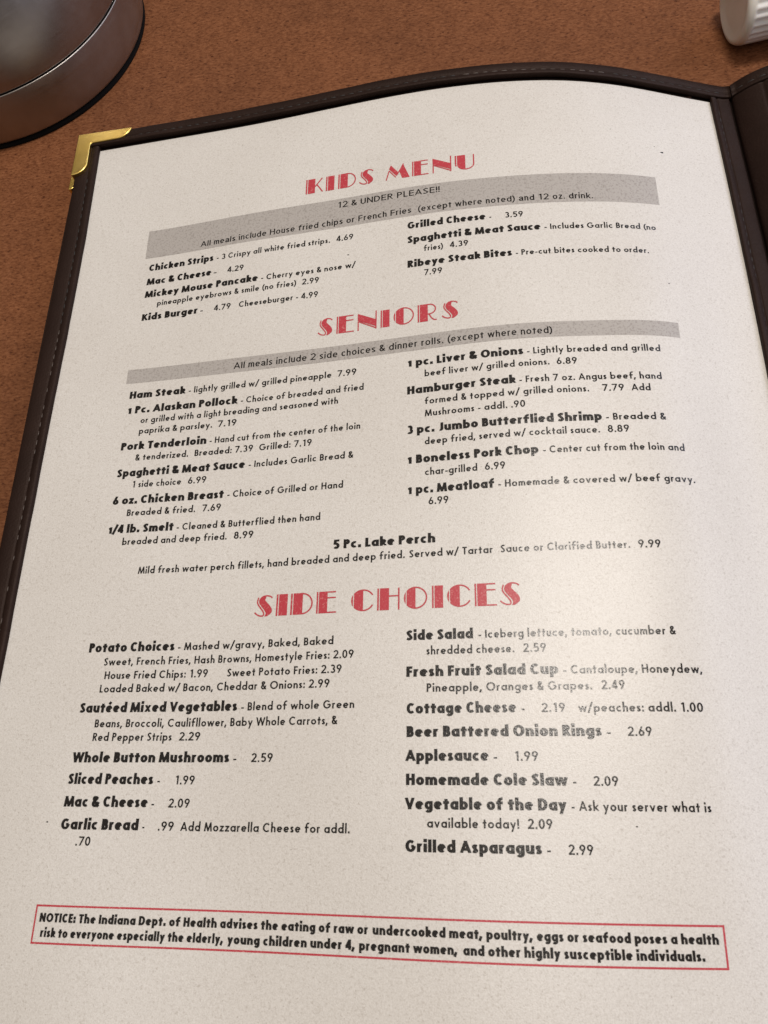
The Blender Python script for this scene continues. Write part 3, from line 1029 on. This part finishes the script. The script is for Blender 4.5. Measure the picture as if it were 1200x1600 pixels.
HAIR = rect(0, 0, .075, 1)
T = .065
def display(ch):
    if ch == 'I':
        return .5, HAIR + rect(.115, 0, .5, 1)
    if ch == 'E':
        return .97, HAIR + rect(.115, 0, .53, 1) + rect(.53, 1 - T, .93, 1) + rect(.53, .67, .93, .67 + T) + rect(.53, 0, .97, T)
    if ch == 'D':
        return .98, HAIR + rect(.115, 0, .53, 1) + rib([(.53, 1 - T / 2)] + ell(.50, .5, .445, .5 - T / 2, 80, -80) + [(.53, T / 2)], T)
    if ch == 'K':
        return .95, HAIR + rect(.115, 0, .5, 1) + rib([(.5, .44), (.88, .98)], T) + rib([(.60, .56), (.92, .02)], T)
    if ch == 'H':
        return 1.0, HAIR + rect(.115, 0, .53, 1) + rect(.53, .60, .93, .60 + T) + rect(.93, 0, 1.0, 1)
    if ch == 'R':
        return .99, HAIR + rect(.115, 0, .53, 1) + rib([(.53, 1 - T / 2), (.6, 1 - T / 2)] + ell(.60, .69, .33, .31 - T / 2, 80, -80) + [(.53, .38 + T / 2)], T) + rib(spline([(.6, .40), (.72, .18), (.85, .06), (.99, .04)]), T)
    if ch in 'OC':
        P = ell_slab(.53, .5, .53, .5, .0, .085) + ell_slab(.53, .5, .53, .5, .125, .53, 12)
        a = 90 if ch == 'O' else 90
        if ch == 'O':
            P += rib(ell(.53, .5, .53 - T / 2, .5 - T / 2, 90, -90), T)
        else:
            P += rib(ell(.53, .5, .50 - T / 2, .5 - T / 2, 90, 28, 8), T) + rib(ell(.53, .5, .50 - T / 2, .5 - T / 2, -28, -90, 8), T)
        return (1.06 if ch == 'O' else .98), P
    if ch == 'U':
        thick = [(.115, 1), (.53, 1), (.53, T * .3)] + [(p[0], p[1]) for p in ell(.53, .36, .415, .36, 270, 180, 8)]
        return .99, rect(0, .42, .075, 1) + rib(ell(.5, .40, .4625, .36, 180, 200, 3), .075) + poly(thick) + rib(ell(.53, .36, .42, .36 - T / 2, 270, 360, 8) + [(.95, 1.0)], T)
    if ch == 'N':
        return 1.0, rect(0, 0, T, .56) + rect(1 - T, .0, 1, 1.05) + poly([(0, 1), (0, .60), (1 - T, .15), (1 - T, .56)]) + rib([(T, .525), (1 - T, .065)], T)
    if ch == 'M':
        return 1.42, rib([(.03, 0), (.20, .62)], T) + poly([(.30, 1), (.78, .40), (.64, .20), (.19, .74)]) + rib([(.19, .64), (.60, .12)], T * .9) + rib([(.66, .25), (1.06, .98)], T) + poly([(1.02, 1), (1.42, 0), (.98, 0), (.80, .52)])
    if ch == 'S':
        Lb = spline([(.50, .995), (.34, .95), (.215, .82), (.20, .66), (.30, .50), (.47, .30), (.555, .14), (.50, .0)], 4)
        Rb = spline([(.55, .96), (.52, .86), (.50, .76), (.58, .66), (.72, .52), (.84, .34), (.83, .16), (.62, .0)], 4)
        P = band_between(Lb, Rb)
        P += rib(spline([(.17, .90), (.125, .76), (.13, .62), (.24, .46), (.40, .26), (.465, .12), (.43, .03)], 4), T)
        P += rib(spline([(.44, .03), (.28, .035), (.13, .10), (.01, .20)], 4), T) + rib(spline([(.46, .965), (.60, .965), (.74, .93), (.84, .85)], 4), T)
        return .86, P
    return .5, []

TITLES = (('KIDSMENU', -34.7, 5.85, [78.5, 84.4, 85.3, 88.1, 89.4, 95.3, 96.4, 101.0, 105.1, 112.8, 113.6, 118.8, 120.1, 126.0, 127.1, 133.2]),
          ('SENIORS', -88.85, 5.95, [84.7, 89.2, 90.5, 95.9, 97.0, 102.8, 104.0, 106.7, 107.9, 114.0, 115.1, 120.7, 122.2, 126.9]),
          ('SIDECHOICES', -174.15, 5.8, [71.1, 76.0, 77.1, 80.2, 81.1, 87.2, 88.2, 93.6, 97.5, 103.4, 104.4, 110.2, 111.3, 117.3, 118.5, 121.3, 122.3, 128.2, 129.2, 134.6, 135.4, 140.3]))
for word, y, cap, xs in TITLES:
    pr = Print(5e-5)
    for i, ch in enumerate(word):
        w, pcs = display(ch)
        a, c_ = xs[2 * i], xs[2 * i + 1]
        for V, F in pcs:
            pr.add([(a + p[0] / w * (c_ - a), y + p[1] * cap) for p in V], F)
    pr.build('section_title', M_RED, page)

# a few crumbs and marks on the paper
for cx, cy, r in ((191.3, -27.7, .42), (189.2, -25.5, .16), (93.4, -60.9, .28), (187.0, -79.5, .22), (20.9, -225.0, .25), (176.0, -20.0, .14), (163.0, -224.5, .2), (126.0, -69.5, .12)):
    k = rng.uniform(.6, 1.25, 9)
    pr = Print(3e-5)
    pr.add([(cx + r * k[i] * 1.3 * math.cos(i * 2 * math.pi / 9), cy + r * .75 * k[i] * math.sin(i * 2 * math.pi / 9)) for i in range(9)], [tuple(range(9))])
    pr.build('speck', M_INK, page)

# ------------------------------------------------------------------ steel carafe, top left
def lathe(name, prof, n, mat, loc, parent=None, sharp=None):
    V, F = [], []
    P = len(prof)
    for k in range(n):
        a = 2 * math.pi * k / n
        V += [(r * math.cos(a), r * math.sin(a), z) for r, z in prof]
    for k in range(n):
        k2 = (k + 1) % n
        F += [(k * P + i, k2 * P + i, k2 * P + i + 1, k * P + i + 1) for i in range(P - 1)]
    o = link_mesh(name, V, F, mat, parent, smooth=True)
    if parent is None:
        o.location = loc
    else:
        o.location = loc
    return o

car = empty('carafe', (-0.0576, 0.0783, TABLE_Z))
car['label'] = 'brushed stainless steel carafe with a dark seam above its base, only its lower side showing'
car['category'] = 'carafe'
lathe('foot_shadow_ring', [(0.0, 0.0), (0.0581, 0.0), (0.0583, 0.0004), (0.0581, 0.0010), (0.0574, 0.0017), (0.0560, 0.0021), (0.0540, 0.0034), (0.0, 0.0036)], 96, M_LID_FOOT_SHADOW, (0, 0, 0.0), car)  # black ring added in place of the soft contact shadow under the base
lathe('base_band', [(0.0530, 0.0022), (0.0578, 0.0023), (0.0584, 0.0027), (0.0586, 0.0036), (0.0586, 0.0085), (0.0584, 0.0150), (0.0581, 0.0202), (0.05805, 0.0204), (0.0579, 0.0205), (0.0577, 0.0205), (0.0576, 0.0204), (0.0572, 0.0190)], 200, M_STEEL, (0, 0, 0), car)
prof = [(0.0568, 0.0195), (0.0569, 0.0206), (0.0573, 0.0208), (0.0576, 0.0211), (0.05765, 0.0216)]
for t in np.linspace(0.06, 1, 26):
    a = t * math.radians(84)
    prof.append((0.0230 + 0.0346 * math.cos(a) ** 0.9, 0.0217 + 0.050 * math.sin(a)))
prof += [(0.0265, 0.080), (0.0262, 0.120), (0.0290, 0.140), (0.0293, 0.142), (0.0278, 0.1425), (0.0245, 0.134)]
lathe('body', prof, 160, M_STEEL, (0, 0, 0), car)
lathe('lid', [(0.0, 0.153), (0.012, 0.1525), (0.022, 0.1495), (0.0262, 0.144), (0.0262, 0.136), (0.0, 0.136)][::-1], 64, M_LID_FOOT_SHADOW, (0, 0, 0), car)

# ------------------------------------------------------------------ white ribbed plastic cap lying on its side, top right
R0 = 0.0135
cap = empty('ribbed_container', (0.2215, 0.0350, TABLE_Z))
cap['label'] = 'white ribbed plastic container lying on its side on the bare table'
cap['category'] = 'container'
ang = math.radians(8.6)
V, F = [], []
n = 216
prof = [(0.0, 0.0010), (0.0080, 0.0009), (0.0102, 0.0006), (0.0112, 0.0001), (0.0120, 0.0001), (0.0128, 0.0005), (0.0132, 0.0012), (0.0134, 0.0020), (0.0135, 0.0026), (0.0135, 0.0034), (0.0135, 0.044), (0.0133, 0.0460), (0.0124, 0.0472), (0.0090, 0.0476), (0.0, 0.0476)]
for k in range(n):
    a = 2 * math.pi * k / n
    rib_h = 0.00065 * (0.5 - 0.5 * math.cos(a * 30)) ** 0.7
    for i, (r, l) in enumerate(prof):
        q = r - (rib_h if 9 <= i <= 10 else 0.0)
        V.append((l, q * math.cos(a), q * math.sin(a)))
P = len(prof)
for k in range(n):
    k2 = (k + 1) % n
    F += [(k2 * P + i, k * P + i, k * P + i + 1, k2 * P + i + 1) for i in range(P - 1)]
shell = link_mesh('shell', V, F, M_PLASTIC, cap, smooth=True)
shell.location = (0, 0, R0)
shell.rotation_euler = (0, 0, ang)
